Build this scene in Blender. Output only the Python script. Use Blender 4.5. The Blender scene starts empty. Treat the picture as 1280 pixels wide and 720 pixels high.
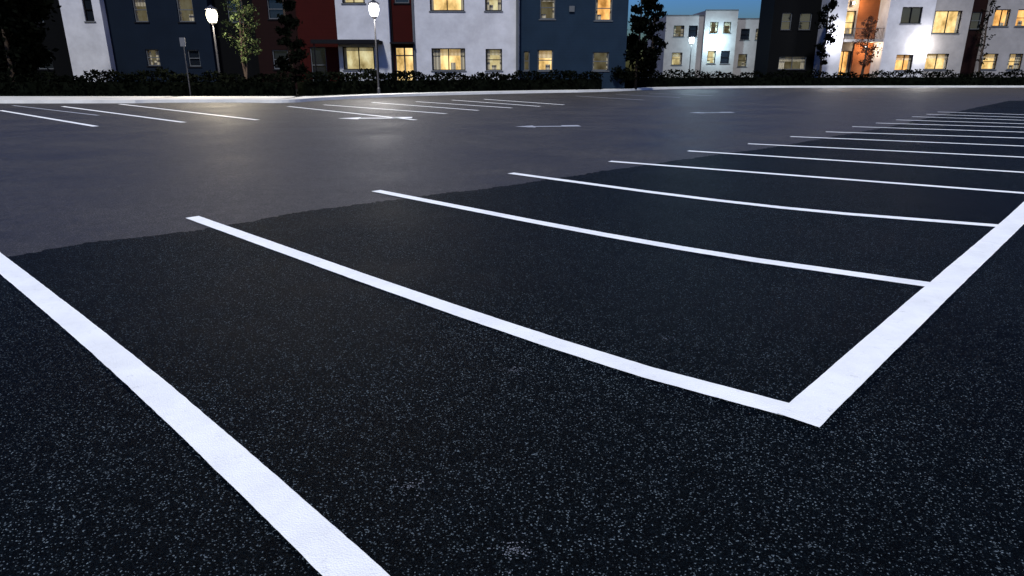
import bpy, math, random
import numpy as np
from mathutils import Vector
random.seed(7); rng=np.random.default_rng(7)
scn=bpy.context.scene
C=bpy.context.collection

# ------------------------------------------------------------ helpers
def mesh_obj(name, verts, faces, mat=None, parent=None, smooth=False):
    me=bpy.data.meshes.new(name); me.from_pydata([tuple(v) for v in verts],[],[tuple(f) for f in faces])
    if mat: me.materials.append(mat)
    if smooth: me.polygons.foreach_set('use_smooth',[True]*len(me.polygons))
    me.update()
    o=bpy.data.objects.new(name,me); C.objects.link(o)
    if parent: o.parent=parent
    return o
def empty(name):
    o=bpy.data.objects.new(name,None); C.objects.link(o); return o
class MB:
    def __init__(s): s.v=[];s.f=[]
    def box(s,x0,x1,y0,y1,z0,z1):
        b=len(s.v)
        s.v+=[(x0,y0,z0),(x1,y0,z0),(x1,y1,z0),(x0,y1,z0),(x0,y0,z1),(x1,y0,z1),(x1,y1,z1),(x0,y1,z1)]
        s.f+=[(b,b+3,b+2,b+1),(b+4,b+5,b+6,b+7),(b,b+1,b+5,b+4),(b+1,b+2,b+6,b+5),(b+2,b+3,b+7,b+6),(b+3,b,b+4,b+7)]
    def quad(s,a,b_,c,d):
        b=len(s.v); s.v+=[a,b_,c,d]; s.f.append((b,b+1,b+2,b+3))
    def tube(s,pts,rads,n=8,cap=True):
        pts=[Vector(p) for p in pts]; b=len(s.v)
        for i,p in enumerate(pts):
            d=(pts[min(i+1,len(pts)-1)]-pts[max(i-1,0)]).normalized()
            up=Vector((0,0,1)) if abs(d.z)<.9 else Vector((1,0,0))
            a=d.cross(up).normalized(); c=d.cross(a).normalized()
            for k in range(n):
                t=2*math.pi*k/n; s.v.append(tuple(p+(a*math.cos(t)+c*math.sin(t))*rads[i]))
        for i in range(len(pts)-1):
            for k in range(n):
                k2=(k+1)%n; s.f.append((b+i*n+k,b+i*n+k2,b+(i+1)*n+k2,b+(i+1)*n+k))
        if cap:
            s.f.append(tuple(b+k for k in range(n))[::-1]); e=b+(len(pts)-1)*n; s.f.append(tuple(e+k for k in range(n)))
    def obj(s,name,mat,parent=None,smooth=False): return mesh_obj(name,s.v,s.f,mat,parent,smooth)

# ------------------------------------------------------------ materials
def new_mat(name):
    m=bpy.data.materials.new(name); m.use_nodes=True; nt=m.node_tree
    b=nt.nodes['Principled BSDF']; return m,nt,b
def N(nt,t,**k):
    n=nt.nodes.new(t)
    for a,v in k.items():
        if a in n.inputs: n.inputs[a].default_value=v
        else: setattr(n,a,v)
    return n
def ramp(nt,src,stops):
    r=nt.nodes.new('ShaderNodeValToRGB'); e=r.color_ramp.elements
    while len(e)<len(stops): e.new(.5)
    for i,(p,c) in enumerate(stops):
        e[i].position=p; e[i].color=(c[0],c[1],c[2],1) if not isinstance(c,(int,float)) else (c,c,c,1)
    nt.links.new(src,r.inputs[0]); return r
def mixc(nt,fac,a,b,mode='MIX'):
    m=nt.nodes.new('ShaderNodeMix'); m.data_type='RGBA'; m.blend_type=mode
    for s,i in ((fac,0),(a,6),(b,7)):
        if isinstance(s,(int,float)): m.inputs[i].default_value=s
        elif isinstance(s,tuple): m.inputs[i].default_value=(s[0],s[1],s[2],1)
        else: nt.links.new(s,m.inputs[i])
    return m.outputs[2]
def pos(nt):
    g=nt.nodes.new('ShaderNodeNewGeometry'); return g.outputs['Position']

def asphalt(name, lo, mid, hi, fleck, rough=.8, big=.35, spec=.3, vs=170.0):
    m,nt,b=new_mat(name); P=pos(nt); L=nt.links.new
    v=N(nt,'ShaderNodeTexVoronoi',Scale=vs); L(P,v.inputs['Vector'])
    sep=N(nt,'ShaderNodeSeparateColor'); L(v.outputs['Color'],sep.inputs[0])
    r1=ramp(nt,sep.outputs[0],[(0,lo),(.6,mid),(.92,hi),(.98,fleck)])
    n1=N(nt,'ShaderNodeTexNoise',Scale=300.0,Detail=3.0); L(P,n1.inputs['Vector'])
    r2=ramp(nt,n1.outputs[0],[(.3,.45),(.7,1.5)])
    c=mixc(nt,1.0,r1.outputs[0],r2.outputs[0],'MULTIPLY')
    n2=N(nt,'ShaderNodeTexNoise',Scale=.45,Detail=6.0,Roughness=.62); L(P,n2.inputs['Vector'])
    r3=ramp(nt,n2.outputs[0],[(.32,1-big),(.68,1+big)])
    c=mixc(nt,1.0,c,r3.outputs[0],'MULTIPLY')
    n3=N(nt,'ShaderNodeTexNoise',Scale=6.0,Detail=5.0,Roughness=.7); L(P,n3.inputs['Vector'])
    r4=ramp(nt,n3.outputs[0],[(.3,.7),(.7,1.3)])
    c=mixc(nt,1.0,c,r4.outputs[0],'MULTIPLY')
    # coarser stones (2-3 cm scale mottling)
    n4=N(nt,'ShaderNodeTexNoise',Scale=55.0,Detail=2.0); L(P,n4.inputs['Vector'])
    r5=ramp(nt,n4.outputs[0],[(.35,.62),(.65,1.4)])
    c=mixc(nt,1.0,c,r5.outputs[0],'MULTIPLY')
    L(c,b.inputs['Base Color'])
    rr=ramp(nt,n2.outputs[0],[(.3,rough-.08),(.7,rough+.08)]); L(rr.outputs[0],b.inputs['Roughness'])
    b.inputs['Specular IOR Level'].default_value=spec
    bp=N(nt,'ShaderNodeBump',Strength=1.0,Distance=.004)
    md=N(nt,'ShaderNodeMath',operation='MULTIPLY_ADD'); L(v.outputs['Distance'],md.inputs[0]); md.inputs[1].default_value=-1.0; L(n1.outputs[0],md.inputs[2])
    L(md.outputs[0],bp.inputs['Height']); L(bp.outputs[0],b.inputs['Normal'])
    return m
M_old=asphalt('aged_asphalt',(.018,.0165,.0150),(.036,.033,.030),(.058,.053,.049),(.12,.11,.10),.62,.32,.22,140.0)
M_seal=asphalt('sealed_asphalt',(.0004,.0008,.0012),(.0012,.0023,.0032),(.0042,.0068,.0090),(.10,.125,.14),.60,.4,.025,205.0)

def paint(name,col,wear=.66):
    m,nt,b=new_mat(name); P=pos(nt); L=nt.links.new
    n=N(nt,'ShaderNodeTexNoise',Scale=200.0,Detail=4.0,Roughness=.7); L(P,n.inputs['Vector'])
    r=ramp(nt,n.outputs[0],[(wear,0.0),(wear+.06,.8)])
    n2=N(nt,'ShaderNodeTexNoise',Scale=2.5,Detail=6.0,Roughness=.7); L(P,n2.inputs['Vector'])
    r2=ramp(nt,n2.outputs[0],[(.35,.88),(.6,1.0)])
    n3=N(nt,'ShaderNodeTexNoise',Scale=14.0,Detail=9.0,Roughness=.9); L(P,n3.inputs['Vector'])
    r3=ramp(nt,n3.outputs[0],[(.57,1.0),(.67,.62)])
    c=mixc(nt,1.0,col,r2.outputs[0],'MULTIPLY')
    c=mixc(nt,1.0,c,r3.outputs[0],'MULTIPLY')
    c=mixc(nt,r.outputs[0],c,(.25,.26,.28))
    L(c,b.inputs['Base Color']); b.inputs['Roughness'].default_value=.55
    v=N(nt,'ShaderNodeTexVoronoi',Scale=150.0); L(P,v.inputs['Vector'])
    bp=N(nt,'ShaderNodeBump',Strength=.5,Distance=.003); bp.invert=True
    L(v.outputs['Distance'],bp.inputs['Height']); L(bp.outputs[0],b.inputs['Normal'])
    return m
M_line=paint('road_marking_paint',(.86,.86,.84))
M_faint=paint('worn_marking_paint',(.36,.37,.39),.52)
M_scuff=paint('chalk_mark',(.08,.086,.095),.5)

def wall(name,col,siding=0.0,var=.12):
    m,nt,b=new_mat(name); P=pos(nt); L=nt.links.new
    n=N(nt,'ShaderNodeTexNoise',Scale=.8,Detail=6.0,Roughness=.65); L(P,n.inputs['Vector'])
    r=ramp(nt,n.outputs[0],[(.3,1-var),(.7,1+var)])
    n2=N(nt,'ShaderNodeTexNoise',Scale=35.0,Detail=3.0); L(P,n2.inputs['Vector'])
    c=mixc(nt,1.0,col,r.outputs[0],'MULTIPLY')
    bp=N(nt,'ShaderNodeBump',Strength=.4,Distance=.01); L(n2.outputs[0],bp.inputs['Height'])
    if siding>0:
        sx=N(nt,'ShaderNodeSeparateXYZ'); L(P,sx.inputs[0])
        d=N(nt,'ShaderNodeMath',operation='DIVIDE'); L(sx.outputs[2],d.inputs[0]); d.inputs[1].default_value=siding
        fr=N(nt,'ShaderNodeMath',operation='FRACT'); L(d.outputs[0],fr.inputs[0])
        rr=ramp(nt,fr.outputs[0],[(0,.55),(.08,1.0)])
        c=mixc(nt,1.0,c,rr.outputs[0],'MULTIPLY')
    L(c,b.inputs['Base Color']); b.inputs['Roughness'].default_value=.85; L(bp.outputs[0],b.inputs['Normal'])
    b.inputs['Specular IOR Level'].default_value=.06
    return m
M_white=wall('white_stucco',(.37,.37,.41),0,.16)
M_cream=wall('pale_stucco',(.21,.20,.205),0,.16)
M_slate=wall('slate_blue_siding',(.009,.018,.033),.2)
M_navy=wall('navy_siding',(.004,.0075,.015),.2)
M_red=wall('dark_red_panel',(.023,.003,.0026),.3)
M_brown=wall('dark_brown_panel',(.008,.003,.003),.3)
M_char=wall('charcoal_panel',(.0014,.0016,.0022),.3)
M_wood=wall('wood_panel',(.24,.085,.035),.15)
M_trim=wall('trim_grey',(.07,.075,.085))
M_dtrim=wall('dark_trim',(.006,.006,.008))
M_roof=wall('flat_roof',(.05,.05,.05))
M_conc=wall('concrete',(.42,.41,.40),0,.2)
M_kerb=wall('kerb_concrete',(.52,.51,.50),0,.15)
M_soil=wall('planting_bed_mulch',(.005,.005,.004),0,.4)

def metal(name,col,r=.5):
    m,nt,b=new_mat(name); b.inputs['Base Color'].default_value=(*col,1); b.inputs['Roughness'].default_value=r; b.inputs['Metallic'].default_value=.6
    n=N(nt,'ShaderNodeTexNoise',Scale=12.0); rr=ramp(nt,n.outputs[0],[(.3,r*.8),(.7,min(1,r*1.3))]); nt.links.new(rr.outputs[0],b.inputs['Roughness']); return m
M_pole=metal('dark_painted_metal',(.04,.04,.045))
M_gpole=metal('galvanised_metal',(.12,.12,.13))

def room(name,col,st):
    m=bpy.data.materials.new(name); m.use_nodes=True; nt=m.node_tree; nt.nodes.clear(); L=nt.links.new
    P=pos(nt); mp=N(nt,'ShaderNodeMapping'); L(P,mp.inputs[0]); mp.inputs['Scale'].default_value=(1.1,0,.7)
    n=N(nt,'ShaderNodeTexNoise',Scale=1.0,Detail=4.0,Roughness=.6); L(mp.outputs[0],n.inputs['Vector'])
    r=ramp(nt,n.outputs[0],[(.30,(col[0]*.25,col[1]*.2,col[2]*.12)),(.48,(col[0]*.7,col[1]*.62,col[2]*.5)),(.66,col)])
    e=N(nt,'ShaderNodeEmission',Strength=st); L(r.outputs[0],e.inputs[0])
    o=N(nt,'ShaderNodeOutputMaterial'); L(e.outputs[0],o.inputs[0]); return m
M_warm=room('lit_room_warm',(1.0,.74,.34),1.4)
M_cool=room('lit_room_pale',(.85,.78,.46),.9)
M_dim=room('lit_room_dim',(.32,.30,.20),.4)
M_amber=room('lit_room_amber',(1.0,.56,.20),1.6)
M_blind,nt,b=new_mat('window_curtain'); b.inputs['Roughness'].default_value=.9
n=N(nt,'ShaderNodeTexWave',Scale=6.0,Distortion=1.0); r=ramp(nt,n.outputs[0],[(0,(.2,.17,.12)),(1,(.42,.37,.27))]); nt.links.new(r.outputs[0],b.inputs['Base Color'])
M_glass,nt,b=new_mat('window_glass'); b.inputs['Base Color'].default_value=(.006,.008,.012,1); b.inputs['Roughness'].default_value=.08
n=N(nt,'ShaderNodeTexNoise',Scale=.7); bp=N(nt,'ShaderNodeBump',Strength=.1,Distance=.05); nt.links.new(n.outputs[0],bp.inputs['Height']); nt.links.new(bp.outputs[0],b.inputs['Normal'])

def leafmat(name,a,bb,spec=.1):
    m,nt,b=new_mat(name); P=pos(nt); L=nt.links.new
    n=N(nt,'ShaderNodeTexNoise',Scale=2.2,Detail=5.0,Roughness=.7); L(P,n.inputs['Vector'])
    r=ramp(nt,n.outputs[0],[(.35,a),(.65,bb)]); L(r.outputs[0],b.inputs['Base Color']); b.inputs['Roughness'].default_value=.8
    b.inputs['Specular IOR Level'].default_value=spec
    return m
M_hedge=leafmat('hedge_leaves',(.0009,.0013,.0008),(.0040,.0050,.0034),0.0)
M_leafd=leafmat('dark_leaves',(.0007,.0010,.0008),(.0032,.0040,.0028),0.0)
M_leaf=leafmat('green_leaves',(.010,.017,.005),(.032,.045,.015))
M_leafr=leafmat('russet_leaves',(.04,.014,.008),(.11,.04,.02))
M_bark=wall('bark',(.03,.022,.018),0,.3)

# ------------------------------------------------------------ ground
def poly(name,pts,z,mat): return mesh_obj(name,[(x,y,z) for x,y in pts],[tuple(range(len(pts)))],mat)
poly('ground',[(-500,-200),(500,-200),(500,800),(-500,800)],-.012,M_soil)
poly('asphalt_road',[(-90,-30),(110,-30),(110,72),(-90,72)],0,M_old)
edge=[(-14,-1.5),(-9,1.7),(-6.2,4.0),(-4.32,5.40),(-4.09,5.66),(-3.89,5.92),(-3.49,6.14),(-3.13,6.33),(-2.81,6.73),(-2.32,7.3),(-1.2,8.23),(0,9.08),(1.7,10.7),(3.4,12.2),(5.2,13.7),(6.9,15.4),(8.4,16.9),(10.2,18.7),(12.2,20.9),(15.2,24.2),(20,29.5),(26,36)]
ed=[]
for i in range(len(edge)-1):
    a=Vector(edge[i]);b_=Vector(edge[i+1]);L_=(b_-a).length;n=max(2,int(L_/.03)); nn=Vector((-(b_-a).y,(b_-a).x)).normalized()
    for k in range(n):
        p=a.lerp(b_,k/n); q=p+nn*(.022*math.sin(p.x*5.1+1.3*math.sin(p.y*3.7))+.008*math.sin(p.x*23)+random.uniform(-.03,.03)); ed.append((q.x,q.y))
poly('sealed_asphalt_road',[(-14,-20),(60,-20),(60,36)]+ed[::-1],.004,M_seal)

def stripe(pts,w,jit=.0012,step=.02,maxn=300):
    P=[Vector(p) for p in pts]
    if len(P)>2:
        for _ in range(2):
            q=[P[0]]
            for a,b_ in zip(P,P[1:]): q+=[a.lerp(b_,.25),a.lerp(b_,.75)]
            P=q+[P[-1]]
    Ls=[0]
    for a,b_ in zip(P,P[1:]): Ls.append(Ls[-1]+(b_-a).length)
    T=Ls[-1]; n=min(maxn,max(2,int(T/step))); j=0; Lf=[];R=[];o1=o2=0
    for k in range(n+1):
        s=T*k/n
        while j<len(P)-2 and Ls[j+1]<s: j+=1
        t=(s-Ls[j])/(Ls[j+1]-Ls[j]); c=P[j].lerp(P[j+1],t)
        d=(P[min(j+2,len(P)-1)]-P[max(j-1,0)]).normalized(); nn=Vector((-d.y,d.x))
        o1=.6*o1+random.uniform(-jit,jit);o2=.6*o2+random.uniform(-jit,jit)
        Lf.append(c+nn*(w/2+o1));R.append(c-nn*(w/2+o2))
    return [(p.x,p.y) for p in Lf]+[(p.x,p.y) for p in R],[(n+1+k,n+2+k,k+1,k) for k in range(n)]
def stripe_obj(name,specs,z,mat,**kw):
    V=[];F=[]
    for pts,w in specs:
        v,f=stripe(pts,w,**kw); b0=len(V); V+=[(x,y,z) for x,y in v]; F+=[tuple(i+b0 for i in q) for q in f]
    return mesh_obj(name,V,F,mat)
W1=.142
ends=[(-3.43,7.0),(-1.78,8.64),(-.02,10.2),(1.69,11.6),(3.44,13.16),(5.06,14.49),(6.62,16.12),(8.04,17.41),(9.52,19.06),(10.88,20.4),(12.22,21.75),(13.61,23.28),(14.87,24.58),(16.15,26.02)]
on_r=[(1.34,2.70),(3.08,4.62),(4.93,6.57),(6.56,8.46),(7.89,10.28),(9.27,12.16),(10.63,14.02),(11.89,15.73),(13.04,17.3),(14.13,18.79),(15.08,20.09),(16.16,21.57),(17.12,22.88),(18.2,24.35)]
mids=[(-.17,3.93),(1.24,5.87),(2.80,7.68)]
specs=[]
for i in range(14):
    e=Vector(ends[i]);j=Vector(on_r[i])
    if i<3:
        m=Vector(mids[i]); m=m+(m-(e+j)/2)*(.55 if i==0 else .2)
        specs.append(([e,m,j],W1))
    else:
        d=(j-e).normalized(); l0=Vector((5.73,7.31)); dl=Vector((24.27,25.89)); r_=l0-e
        t=(r_.x*dl.y-r_.y*dl.x)/(d.x*dl.y-d.y*dl.x)
        specs.append(([e,e+d*min(t,14)],W1))
stripe_obj('parking_bay_marking',specs,.009,M_line)
stripe_obj('long_bay_marking',[([(1.28,2.64),(1.42,2.79),(3.168,4.63),(5.04,6.58),(5.73,7.31),(30,33.2)],.185)],.013,M_line,maxn=900,step=.04)
stripe_obj('near_bay_marking',[([(-5.4,6.35),(-4.17,5.21),(-2.12,3.30),(-1.07,2.27),(-.49,1.69),(.6,.58)],.15)],.009,M_line)
lf=[((-20.2,27.08),(-11.73,19.2)),((-19.71,30.15),(-9.96,20.72)),((-18.42,32.3),(-8.1,21.75)),((-9.82,30.15),(-3.06,21.75)),((-8.63,31.57),(-2.41,25.0)),((-6.91,33.98),(-1.33,27.08)),((-4.86,34.86),(0,28.84)),((-3.2,36.77),(1.23,30.15)),((-1.53,37.81),(2.39,31.57))]
stripe_obj('far_bay_marking',[(q,.17) for q in lf],.005,M_line,step=.1)
stripe_obj('worn_bay_marking',[(q,.13) for q in [((3.95,42.6),(7.03,36.7)),((6.85,45.6),(9.77,40.1)),((9.5,48),(12.5,43)),((-22.5,31),(-14.5,24))]],.005,M_faint,step=.1)
def arrow(cx,cy,s,ang,mat):
    pts=[(-1.1,0),(-.45,.42),(-.45,.14),(.5,.14),(.5,.42),(1.1,.42),(1.1,-.14),(-.45,-.14),(-.45,-.42)]
    c,q=math.cos(ang),math.sin(ang)
    return mesh_obj('arrow_marking',[(cx+s*(x*c-y*q),cy+s*(x*q+y*c),.005) for x,y in pts],[tuple(range(9))],mat)
arrow(-4.53,22.6,1.1,.1,M_line); arrow(1.01,19.2,.85,.1,M_faint); arrow(7.45,25.6,.8,.1,M_faint)
def scuff(cx,cy,r,n):
    V=[];F=[]
    for i in range(n):
        a=random.uniform(0,6.28);rr=r*abs(random.gauss(0,.6));x=cx+rr*math.cos(a)*1.3;y=cy+rr*math.sin(a);s=random.uniform(.0012,.004)
        b0=len(V);k=5
        for j in range(k): t=j/k*6.28; V.append((x+s*math.cos(t)*random.uniform(.6,1.5),y+s*math.sin(t)*random.uniform(.5,1.2),.0095))
        F.append(tuple(range(b0,b0+k)))
    return mesh_obj('chalk_scuff',V,F,M_scuff)
scuff(0,3.17,.07,60); scuff(-.38,2.15,.06,60); scuff(.01,1.80,.06,80); scuff(.9,3.6,.04,24)

kp=[(-80,33.2),(-18.6,32.8),(-17.4,33.8),(-12.9,34.0),(-11.6,33.2),(-10.5,34.0),(-10.3,36),(-6.9,42.2),(0.6,47.8),(7.2,51.0),(12,58),(20,62.5),(30,64),(48,64.4),(100,65)]
def smooth_path(pts,it=2):
    for _ in range(it):
        q=[pts[0]]
        for a,b_ in zip(pts,pts[1:]):
            q+= [(a[0]*.75+b_[0]*.25,a[1]*.75+b_[1]*.25),(a[0]*.25+b_[0]*.75,a[1]*.25+b_[1]*.75)]
        pts=q+[pts[-1]]
    return pts
kp=smooth_path(kp)
def offs(pts,d):
    o=[]
    for i in range(len(pts)):
        a=Vector(pts[max(i-1,0)]);b_=Vector(pts[min(i+1,len(pts)-1)]);t=(b_-a).normalized(); nn=Vector((-t.y,t.x)); p=Vector(pts[i])+nn*d; o.append((p.x,p.y))
    return o
k2=offs(kp,.16)
V=[];F=[];n=len(kp)
for (x,y),(x2,y2) in zip(kp,k2): V+=[(x,y,-.01),(x+ (x2-x)*.08,y+(y2-y)*.08,.15),(x2,y2,.15),(x2,y2,-.01)]
for i in range(n-1):
    a=4*i
    for k in range(3): F.append((a+k,a+4+k,a+5+k,a+1+k))
mesh_obj('kerb',V,F,M_kerb)
outer=[]
for (x,y) in offs(kp,1.5): outer.append((x,max(y,38.2) if x<-10 else y))
V=[(x,y,.146) for x,y in k2]+[(x,y,.146) for x,y in outer]
F=[(i,i+1,n+i+1,n+i) for i in range(n-1)]
mesh_obj('pavement',V,F,M_conc)
V=[(x,y,.13) for x,y in k2]+[(x,y+200,.13) for x,y in k2]
mesh_obj('planting_bed',V,F,M_soil)

# ------------------------------------------------------------ foliage
def leaves(name,centers,size,mat,parent=None):
    c=np.asarray(centers,float);n=len(c)
    a=rng.normal(size=(n,3)); a/=np.linalg.norm(a,axis=1)[:,None]
    r=rng.normal(size=(n,3)); b_=np.cross(a,r); b_/=np.linalg.norm(b_,axis=1)[:,None]
    s=size*rng.uniform(.5,1.3,size=(n,1))
    v=np.stack([c-a*s,c+b_*s*.55,c+a*s,c-b_*s*.55],1).reshape(-1,3)
    me=bpy.data.meshes.new(name); me.vertices.add(4*n); me.vertices.foreach_set('co',v.ravel())
    me.loops.add(4*n); me.loops.foreach_set('vertex_index',np.arange(4*n,dtype=np.int32))
    me.polygons.add(n); me.polygons.foreach_set('loop_start',np.arange(0,4*n,4,dtype=np.int32))
    try: me.polygons.foreach_set('loop_total',np.full(n,4,dtype=np.int32))
    except Exception: pass
    me.materials.append(mat); me.update(calc_edges=True); me.validate()
    o=bpy.data.objects.new(name,me); C.objects.link(o)
    if parent: o.parent=parent
    return o
def hedge(path,h,w,dens,hv=.18):
    root=empty('hedge'); pts=[]; core=MB()
    for a,b_ in zip(path,path[1:]):
        a=Vector(a);b_=Vector(b_);L_=(b_-a).length;t=(b_-a).normalized();nn=Vector((-t.y,t.x))
        n=int(L_*dens)
        u=rng.uniform(0,L_,n); vv=rng.uniform(-1,1,n); zz=rng.uniform(0,1,n)**.6
        for k in range(n):
            p=a+t*u[k]
            hh=h*(1+hv*(.6*math.sin(p.x*1.9+p.y)+.4*math.sin(p.x*4.7)+.5*math.sin(p.x*.53)))
            ww=w*(1+.15*math.sin(p.x*3.1))
            q=p+nn*(vv[k]*ww/2*(1-.25*zz[k]**3)); pts.append((q.x,q.y,.13+zz[k]*hh))
        hw=w*.33
        cs=[a-nn*hw,b_-nn*hw,b_+nn*hw,a+nn*hw]; b0=len(core.v)
        core.v+=[(p.x,p.y,.1) for p in cs]+[(p.x,p.y,h*.72) for p in cs]
        core.f+=[(b0+4,b0+5,b0+6,b0+7)]+[(b0+k,b0+(k+1)%4,b0+4+(k+1)%4,b0+4+k) for k in range(4)]
    leaves('leaves',pts,.12,M_hedge,root); core.obj('inner_twigs',M_hedge,root)
hedge([(-75,39.6),(-30,39.4),(-12.5,39.6)],1.22,1.3,300)
hedge([(-12.2,40.2),(-8.0,45.5),(0,49.8),(6.6,52.6)],1.22,1.2,280,.14)
hedge([(8.5,54.5),(11.5,60.5),(19,65),(30,66.5),(48,66.9),(95,67.5)],1.22,1.4,200,.2)

def tree(name,x,y,h,r,crown_lo,nleaf,mat,lsize=.12,stems=1,cone=False,seed=1,trunk=.12):
    R=random.Random(seed); root=empty(name); mb=MB(); tips=[]
    for s in range(stems):
        a=R.uniform(0,6.28); lean=.25 if stems>1 else .08
        top=Vector((x+math.cos(a)*lean*h*.25,y+math.sin(a)*lean*h*.25,h*.9))
        base=Vector((x+math.cos(a)*.12*(stems>1),y+math.sin(a)*.12*(stems>1),.1))
        path=[];rad=[]
        for k in range(7):
            t=k/6; p=base.lerp(top,t)+Vector((R.uniform(-1,1),R.uniform(-1,1),0))*.012*h*(0<k<6); path.append(p); rad.append(trunk/(1+.4*(stems-1))*(1-.85*t)+.008)
        mb.tube(path,rad,7)
        nb=int(18/stems)+5
        for b in range(nb):
            t=crown_lo/h+(1-crown_lo/h)*((b+R.random())/nb)*.95
            i=min(5,int(t*6)); p0=path[i].lerp(path[i+1],t*6-i)
            prof=(1-t)*1.15+.12 if cone else math.sin(math.pi*min(1,max(.05,(t-crown_lo/h*.8)/(1.03-crown_lo/h*.8))))**.6
            L_=r*prof*R.uniform(.65,1.1); an=R.uniform(0,6.28); el=R.uniform(-.1,.35) if cone else R.uniform(.15,.8)
            d=Vector((math.cos(an)*math.cos(el),math.sin(an)*math.cos(el),math.sin(el)))
            p1=p0+d*L_*.5+Vector((0,0,-.05)); p2=p0+d*L_
            mb.tube([p0,p1,p2],[max(.012,trunk*.3*(1-t)+.01),.012,.005],5,False)
            for q in (.35,.6,.8,1.0): tips.append((p0+d*L_*q,L_*.28))
            for _ in range(3):
                d2=(d+Vector((R.uniform(-.8,.8),R.uniform(-.8,.8),R.uniform(-.4,.6)))).normalized(); s0=p0+d*L_*R.uniform(.4,.8); s1=s0+d2*L_*.4
                mb.tube([s0,s1],[.009,.004],4,False); tips.append((s1,L_*.2))
    mb.obj('trunk_and_limbs',M_bark,root,True)
    idx=rng.integers(0,len(tips),nleaf); pts=[]
    for i in idx:
        t,sg=tips[i]; g_=rng.normal(size=3)*max(.10,sg)*.75; pts.append((t.x+g_[0],t.y+g_[1],max(.3,t.z+g_[2]*.8)))
    leaves('crown_leaves',pts,lsize,mat,root); return root
tree('young_tree',-15.9,41.3,7.2,1.0,2.0,1800,M_leaf,.085,3,seed=3,trunk=.10)
tree('evergreen_tree',-14.4,45.5,9.5,.95,.8,4200,M_leafd,.14,1,True,seed=5)
tree('evergreen_tree',9.75,54.8,11,1.35,.6,7000,M_leafd,.17,1,True,seed=6)
for i,(tx,ty,th,tr) in enumerate([(-30.5,42.5,9,2.6),(-34.0,43.5,10,2.8),(-38.5,42,10,3.3),(-32.2,46.8,9,1.9)]):
    tree('shade_tree',tx,ty,th,tr,.8,10000,M_leafd,.2,1,seed=20+i,trunk=.18)
tree('young_tree',30.2,68.6,9,1.0,2,1600,M_leafd,.15,1,seed=31)
tree('russet_tree',33.9,67.8,6.9,1.15,1.9,1000,M_leafr,.12,2,seed=32)
tree('young_tree',13.4,66.8,9.5,1.1,1,2400,M_leafd,.18,1,seed=33)
tree('young_tree',45.9,68.6,9,.8,2,350,M_leafd,.13,1,seed=34)

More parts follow.
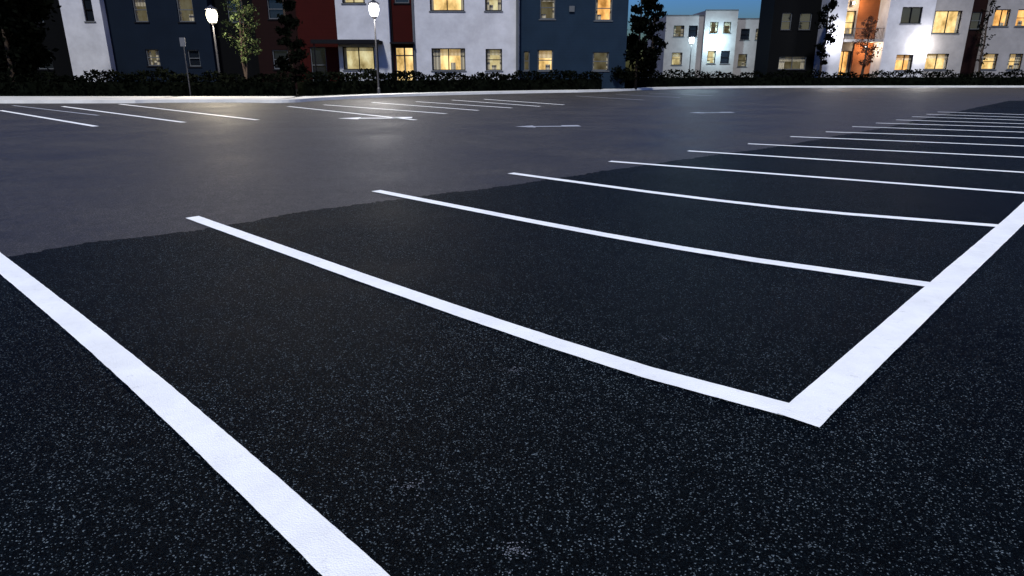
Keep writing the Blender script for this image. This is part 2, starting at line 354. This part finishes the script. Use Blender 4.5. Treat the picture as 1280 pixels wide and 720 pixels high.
# ------------------------------------------------------------ buildings
def section(parent,x0,x1,y,z1,mat,wins,depth=12,z0=.1,trim=M_trim):
    xs=sorted({x0,x1}|{w[0] for w in wins}|{w[1] for w in wins}); zs=sorted({z0,z1}|{w[2] for w in wins}|{w[3] for w in wins})
    mb=MB()
    for i in range(len(xs)-1):
        for k in range(len(zs)-1):
            cx=(xs[i]+xs[i+1])/2;cz=(zs[k]+zs[k+1])/2
            if any(w[0]<cx<w[1] and w[2]<cz<w[3] for w in wins): continue
            mb.quad((xs[i],y,zs[k]),(xs[i+1],y,zs[k]),(xs[i+1],y,zs[k+1]),(xs[i],y,zs[k+1]))
    yb=y+depth
    mb.quad((x0,yb,z0),(x0,y,z0),(x0,y,z1),(x0,yb,z1)); mb.quad((x1,y,z0),(x1,yb,z0),(x1,yb,z1),(x1,y,z1)); mb.quad((x1,yb,z0),(x0,yb,z0),(x0,yb,z1),(x1,yb,z1))
    rv=.22
    for w in wins:
        a,b_,c,d=w[:4]
        mb.quad((a,y,c),(a,y+rv,c),(a,y+rv,d),(a,y,d)); mb.quad((b_,y+rv,c),(b_,y,c),(b_,y,d),(b_,y+rv,d))
        mb.quad((a,y,d),(a,y+rv,d),(b_,y+rv,d),(b_,y,d)); mb.quad((a,y+rv,c),(a,y,c),(b_,y,c),(b_,y+rv,c))
    mb.obj('walls',mat,parent)
    r=MB(); r.quad((x0,y,z1-.3),(x1,y,z1-.3),(x1,yb,z1-.3),(x0,yb,z1-.3)); r.obj('roof',M_roof,parent)
    p=MB(); p.box(x0+.003,x1-.003,y-.06,y+.25,z1+.002,z1+.12); p.obj('parapet_cap',trim,parent)
    fr=MB();panes={}; cur=MB(); sill=MB()
    for w in wins:
        a,b_,c,d,kind=w[:5]; t=.07; yy=y+.10
        fr.box(a,a+t,yy,yy+.08,c,d); fr.box(b_-t,b_,yy,yy+.08,c,d); fr.box(a+t,b_-t,yy,yy+.08,c,c+t); fr.box(a+t,b_-t,yy,yy+.08,d-t,d)
        m_=(a+b_)/2
        if kind!='door':
            if b_-a>1.6: fr.box(m_-.035,m_+.035,yy,yy+.08,c+t,d-t)
            else: fr.box(a+t,b_-t,yy,yy+.08,(c+d)/2-.03,(c+d)/2+.03)
            sill.box(a-.08,b_+.08,y-.06,y-.004,c-.09,c-.01)
        else:
            fr.box(m_-.05,m_+.05,yy,yy+.08,c+t,d-t); fr.box(a+t,m_-.05,yy+.01,yy+.07,d-.65,d-.57); fr.box(m_+.05,b_-t,yy+.01,yy+.07,d-.65,d-.57)
        mt={'warm':M_warm,'door':M_warm,'cool':M_cool,'dim':M_dim,'dark':M_glass,'amber':M_amber}[kind]
        yp=y+.20 if kind=='dark' else y+.75
        q=panes.setdefault(mt,MB())
        if kind=='dark': q.quad((a,yp,c),(b_,yp,c),(b_,yp,d),(a,yp,d))
        else:
            e=.5
            q.quad((a-e,yp,c-e),(b_+e,yp,c-e),(b_+e,yp,d+e),(a-e,yp,d+e))
            if kind!='door':
                cw=(b_-a)*random.choice([.12,.18,.25,.1])
                for (s0,s1) in ((a-.02,a+cw),(b_-cw*random.choice([.6,1,1.6]),b_+.02)):
                    ns=6
                    for k in range(ns):
                        xa=s0+(s1-s0)*k/ns; xb=s0+(s1-s0)*(k+1)/ns; o1=.04*(k%2);o2=.04*((k+1)%2)
                        cur.quad((xa,y+.32+o1,c),(xb,y+.32+o2,c),(xb,y+.32+o2,d),(xa,y+.32+o1,d))
                if random.random()<.5:
                    bl=d-(d-c)*random.uniform(.15,.4); z=d
                    while z>bl: cur.box(a,b_,y+.26,y+.275,z-.06,z-.01); z-=.075
                if random.random()<.6:
                    xx=random.uniform(a+.3,b_-.3); cur.box(xx-.18,xx+.18,y+.5,y+.6,c,c+(d-c)*random.uniform(.2,.4))
    if fr.v: fr.obj('window_frames',M_dtrim if mat in (M_white,M_cream) else M_trim,parent)
    if sill.v: sill.obj('window_sills',trim,parent)
    if cur.v: cur.obj('curtains',M_blind,parent)
    for m_,q in panes.items(): q.obj('window_panes',m_,parent)

B=empty('apartment_building')
S=4.23
def up(ws,n=2):
    o=list(ws)
    for w in ws:
        if w[2]>4.5:
            for k in range(1,n): o.append((w[0],w[1],w[2]+S*k,w[3]+S*k,'dark'))
    return o
H=14.2
section(B,-60,-33.6,54.6,H,M_char,up([(-37,-35.8,5.0,6.6,'dark'),(-42,-40.8,5.0,6.6,'dark'),(-37,-35.8,1.6,3.1,'dark'),(-46,-44,1.6,3.1,'dark')]),trim=M_dtrim)
section(B,-33.6,-30.6,53.4,H+.6,M_white,up([(-31.9,-31.2,5.0,6.7,'dark')]))
section(B,-30.6,-22.9,54.0,H,M_navy,up([(-28.5,-27.5,5.0,6.7,'dim'),(-25.2,-24.0,5.0,6.7,'dim'),(-28.1,-27.1,1.85,3.05,'dim'),(-24.9,-24.0,1.8,3.0,'dark')]),trim=M_dtrim)
section(B,-22.9,-19.5,54.9,H,M_char,up([(-21.8,-20.6,5.0,6.6,'dark')]),trim=M_dtrim)
section(B,-19.5,-16.2,54.0,H+.4,M_brown,up([(-18.4,-17.2,5.2,6.6,'dark'),(-18.4,-17.2,1.6,3.0,'dark')]),trim=M_dtrim)
section(B,-16.2,-13.15,53.7,H+.4,M_red,[(-15.4,-14.2,.6,3.2,'dark')],trim=M_dtrim)
section(B,-13.15,-9.2,53.4,H+.6,M_white,up([(-12.85,-10.45,1.55,3.2,'cool'),(-12.6,-10.9,6.25,7.7,'cool')]))
section(B,-9.2,-7.3,53.9,H,M_red,up([(-8.95,-7.55,.7,3.2,'door'),(-8.8,-7.7,6.3,7.7,'dark')]),trim=M_dtrim)
section(B,-7.3,.55,53.4,H+.6,M_white,up([(-6.1,-3.55,1.5,3.1,'warm'),(-2.0,-.75,1.5,3.05,'cool'),(-6.1,-3.55,5.72,7.3,'warm'),(-2.0,-.75,5.72,7.3,'cool')]))
section(B,.55,8.75,54.0,H,M_slate,up([(.9,1.35,1.5,2.9,'dim'),(1.95,3.15,1.5,3.0,'warm'),(6.2,7.45,1.5,2.85,'dim'),(2.1,3.25,5.2,6.8,'dim'),(6.25,7.55,5.1,6.8,'amber')]))
cn=MB(); cn.box(-14.8,-9.75,52.0,53.38,3.42,3.60); cn.box(-14.8,-9.75,51.95,51.998,3.38,3.66)
for xx in (-14.6,-9.95): cn.tube([(xx,52.1,.1),(xx,52.1,3.42)],[.05,.05],8)
cn.obj('entrance_canopy',M_dtrim,B)
cn=MB(); cn.box(-9.15,-7.35,52.9,53.88,3.40,3.52); cn.obj('door_canopy',M_dtrim,B)
g=MB(); g.box(-7.45,-7.3,53.28,53.39,0.1,H); g.obj('downpipe',M_trim,B)
g=MB(); g.box(-9.15,-9.05,53.78,53.89,.1,H); g.obj('downpipe',M_dtrim,B)
v=MB(); v.box(4.3,4.7,53.86,53.99,5.7,6.1); v.box(.3,.5,53.2,53.38,0.2,H); v.obj('wall_vents',M_trim,B)

B2=empty('distant_building')
section(B2,20.5,25.5,95,8.4,M_cream,[(21.6,23.0,5.8,7.2,'dim'),(23.6,24.8,5.8,7.2,'dark'),(21.6,23.0,2.2,3.8,'cool')])
section(B2,25.5,29.8,94.3,9.0,M_cream,[(26.2,27.3,6.2,7.6,'dim'),(28.0,29.0,6.2,7.6,'dim'),(26.2,27.3,2.4,4,'cool'),(28.0,29.2,2.4,4,'dark')])
section(B2,29.8,36,95,8.0,M_cream,[(30.6,31.8,5.4,6.8,'dark'),(32.6,33.8,5.4,6.8,'dim'),(30.6,31.8,2.0,3.6,'dim')])
B3=empty('apartment_building')
section(B3,26.3,31.0,72,15,M_char,[(27.2,28.2,5.4,7.0,'dark'),(29.0,30.2,5.4,7.0,'dark'),(27.4,30.2,1.6,2.9,'dim')],depth=4,trim=M_dtrim)
section(B3,31.0,32.8,70.2,15.6,M_white,[])
section(B3,36.9,41.4,70.2,15.6,M_white,[(38.4,40.1,1.5,3.0,'amber'),(38.2,40.2,5.9,7.4,'dark')])
section(B3,32.8,36.9,72.2,15.2,M_cream,[(33.2,34.9,1.0,3.4,'amber'),(33.2,34.7,5.0,7.2,'warm')],depth=9)
bb=MB(); bb.box(32.803,36.897,70.35,72.19,4.2,4.45); bb.box(32.803,36.897,70.35,72.19,8.4,8.65); bb.obj('balcony_slabs',M_cream,B3)
wp=MB(); wp.box(34.95,36.89,72.08,72.195,.2,4.19); wp.box(34.85,36.89,72.08,72.195,4.46,8.39); wp.obj('wood_cladding',M_wood,B3)
rl=MB()
for k in range(28):
    xx=32.9+k*.143; rl.box(xx-.012,xx+.012,70.42,70.444,4.45,5.45)
rl.box(32.81,36.89,70.4,70.46,5.45,5.5); rl.obj('balcony_railing',M_pole,B3)
section(B3,41.4,45.3,70.6,15,M_cream,[(41.7,44.4,5.0,7.1,'warm'),(41.6,43.9,1.6,3.1,'warm')])
section(B3,45.3,46.9,70.9,15,M_brown,[(45.6,46.6,5.4,7.0,'dark')],trim=M_dtrim)
section(B3,46.9,52.0,70.4,15.3,M_cream,[(47.4,49.0,5.65,7.2,'amber'),(49.7,51.3,5.65,7.2,'amber'),(47.2,48.7,1.6,3.1,'warm'),(49.8,51.2,1.6,3.1,'warm')])
section(B3,52.0,56,70.9,15,M_red,[(53,54.5,5.4,7.0,'dark')])
section(B3,56,75,70.4,15,M_cream,[(58,60,5.4,7.0,'warm'),(58,60,1.6,3.1,'dark'),(64,66,5.4,7.0,'dark')])
pts=[]
for i in range(9000):
    x=rng.uniform(-160,240); y=rng.uniform(150,158); hh=7+2.5*math.sin(x*.11)+1.8*math.sin(x*.31)+1.2*math.sin(x*.9); pts.append((x,y,rng.uniform(0,1)**.7*hh))
leaves('distant_trees',pts,.9,M_leafd)

# ------------------------------------------------------------ lamps
def emis(name,col,st):
    m=bpy.data.materials.new(name); m.use_nodes=True; nt=m.node_tree; nt.nodes.clear()
    e=N(nt,'ShaderNodeEmission',Strength=st); e.inputs[0].default_value=(*col,1); o=N(nt,'ShaderNodeOutputMaterial'); nt.links.new(e.outputs[0],o.inputs[0]); return m
M_bw=emis('lamp_glow_warm',(1,.90,.62),9); M_bc=emis('lamp_glow_white',(.95,.97,1),9)
def light(parent,x,y,z,power,col,r=.15):
    l=bpy.data.lights.new('lamp_light','POINT'); l.energy=power; l.color=col; l.shadow_soft_size=r
    o=bpy.data.objects.new('lamp_light',l); C.objects.link(o); o.location=(x,y,z); o.parent=parent
def street_lamp(x,y,z,mat,col,power,name='street_lamp',s=1.0):
    root=empty(name); mb=MB()
    mb.tube([(x,y,.1),(x,y,.45),(x,y,.5),(x,y,z-.42*s)],[.11,.10,.06,.045],12); mb.tube([(x,y,z-.42*s),(x,y,z-.3*s)],[.05,.14*s],12)
    mb.obj('pole',M_pole,root,False)
    gl=MB(); pr=[(-.30,.13),(-.2,.19),(0,.235),(.15,.21),(.22,.16)]
    gl.tube([(x,y,z+a*s) for a,_ in pr],[r_*s for _,r_ in pr],14); gl.obj('lantern_globe',mat,root,True)
    cp=MB(); cp.tube([(x,y,z+.225*s),(x,y,z+.27*s),(x,y,z+.36*s),(x,y,z+.42*s)],[.27*s,.24*s,.09*s,.02],14); cp.obj('lantern_cap',M_pole,root,True)
    light(root,x,y-.42,z-.1,power,col)
street_lamp(-16.9,40.3,4.45,M_bw,(1,.86,.64),2200,s=1.3)
street_lamp(-8.2,42.6,4.95,M_bc,(1,.95,.88),2100,s=1.3)
street_lamp(19.3,76,4.6,M_bc,(.7,.95,1),1200,s=1.2)
sp=empty('sign_post'); mb=MB(); mb.tube([(-17.95,38.6,.14),(-17.95,38.6,3.15)],[.035,.03],10); mb.obj('post',M_pole,sp)
mb=MB(); mb.box(-18.10,-17.80,38.54,38.56,2.75,3.2); mb.obj('sign_plate',M_gpole,sp)
for xx,yy,zz,pw,cc in ((40.9,70.0,3.9,650,(1,.95,.88)),(31.9,70.0,4.6,500,(.95,.96,1)),(34.0,71.6,7.9,360,(1,.72,.42)),(35.9,71.6,3.7,220,(1,.72,.42))):
    wl=empty('wall_light'); wl.parent=B3; mb=MB(); mb.box(xx-.1,xx+.1,yy+.02,yy+.19,zz-.18,zz+.14); mb.obj('housing',M_pole,wl)
    mb=MB(); mb.box(xx-.085,xx+.085,yy-.05,yy+.018,zz-.12,zz+.10); mb.obj('lens',M_bc,wl); light(wl,xx,yy-.5,zz,pw,cc,.1)
wl=empty('wall_light'); wl.parent=B2; mb=MB(); mb.box(26.8,27.1,94.1,94.29,5.0,5.3); mb.obj('housing',M_bc,wl); light(wl,26.9,92.8,5.1,1800,(.6,.9,1),.1)

# ------------------------------------------------------------ sky, light, camera
w=bpy.data.worlds.new('World'); scn.world=w; w.use_nodes=True; nt=w.node_tree
sk=nt.nodes.new('ShaderNodeTexSky'); sk.sky_type='NISHITA'; sk.sun_disc=False; sk.sun_elevation=math.radians(2.0); sk.sun_rotation=math.radians(160); sk.ozone_density=3.0
bg=nt.nodes['Background']; tint=mixc(nt,1.0,sk.outputs[0],(.40,.76,1.8),'MULTIPLY'); nt.links.new(tint,bg.inputs[0]); bg.inputs[1].default_value=.32
sl=bpy.data.lights.new('sun','SUN'); sl.energy=4.2; sl.angle=math.radians(6); sl.color=(.98,.985,.92)
so=bpy.data.objects.new('sun',sl); C.objects.link(so)
d=Vector((.25,1.0,-1.25)).normalized(); so.rotation_euler=d.to_track_quat('-Z','Y').to_euler()
cd=bpy.data.cameras.new('camera'); cd.sensor_width=36; cd.lens=23.34; cd.clip_start=.05; cd.clip_end=2000
cm=bpy.data.objects.new('camera',cd); C.objects.link(cm); cm.location=(0,0,1.5); cm.rotation_euler=(math.radians(90-18.14),0,0)
scn.camera=cm
scn.view_settings.view_transform='Standard'; scn.view_settings.look='None'; scn.view_settings.exposure=0
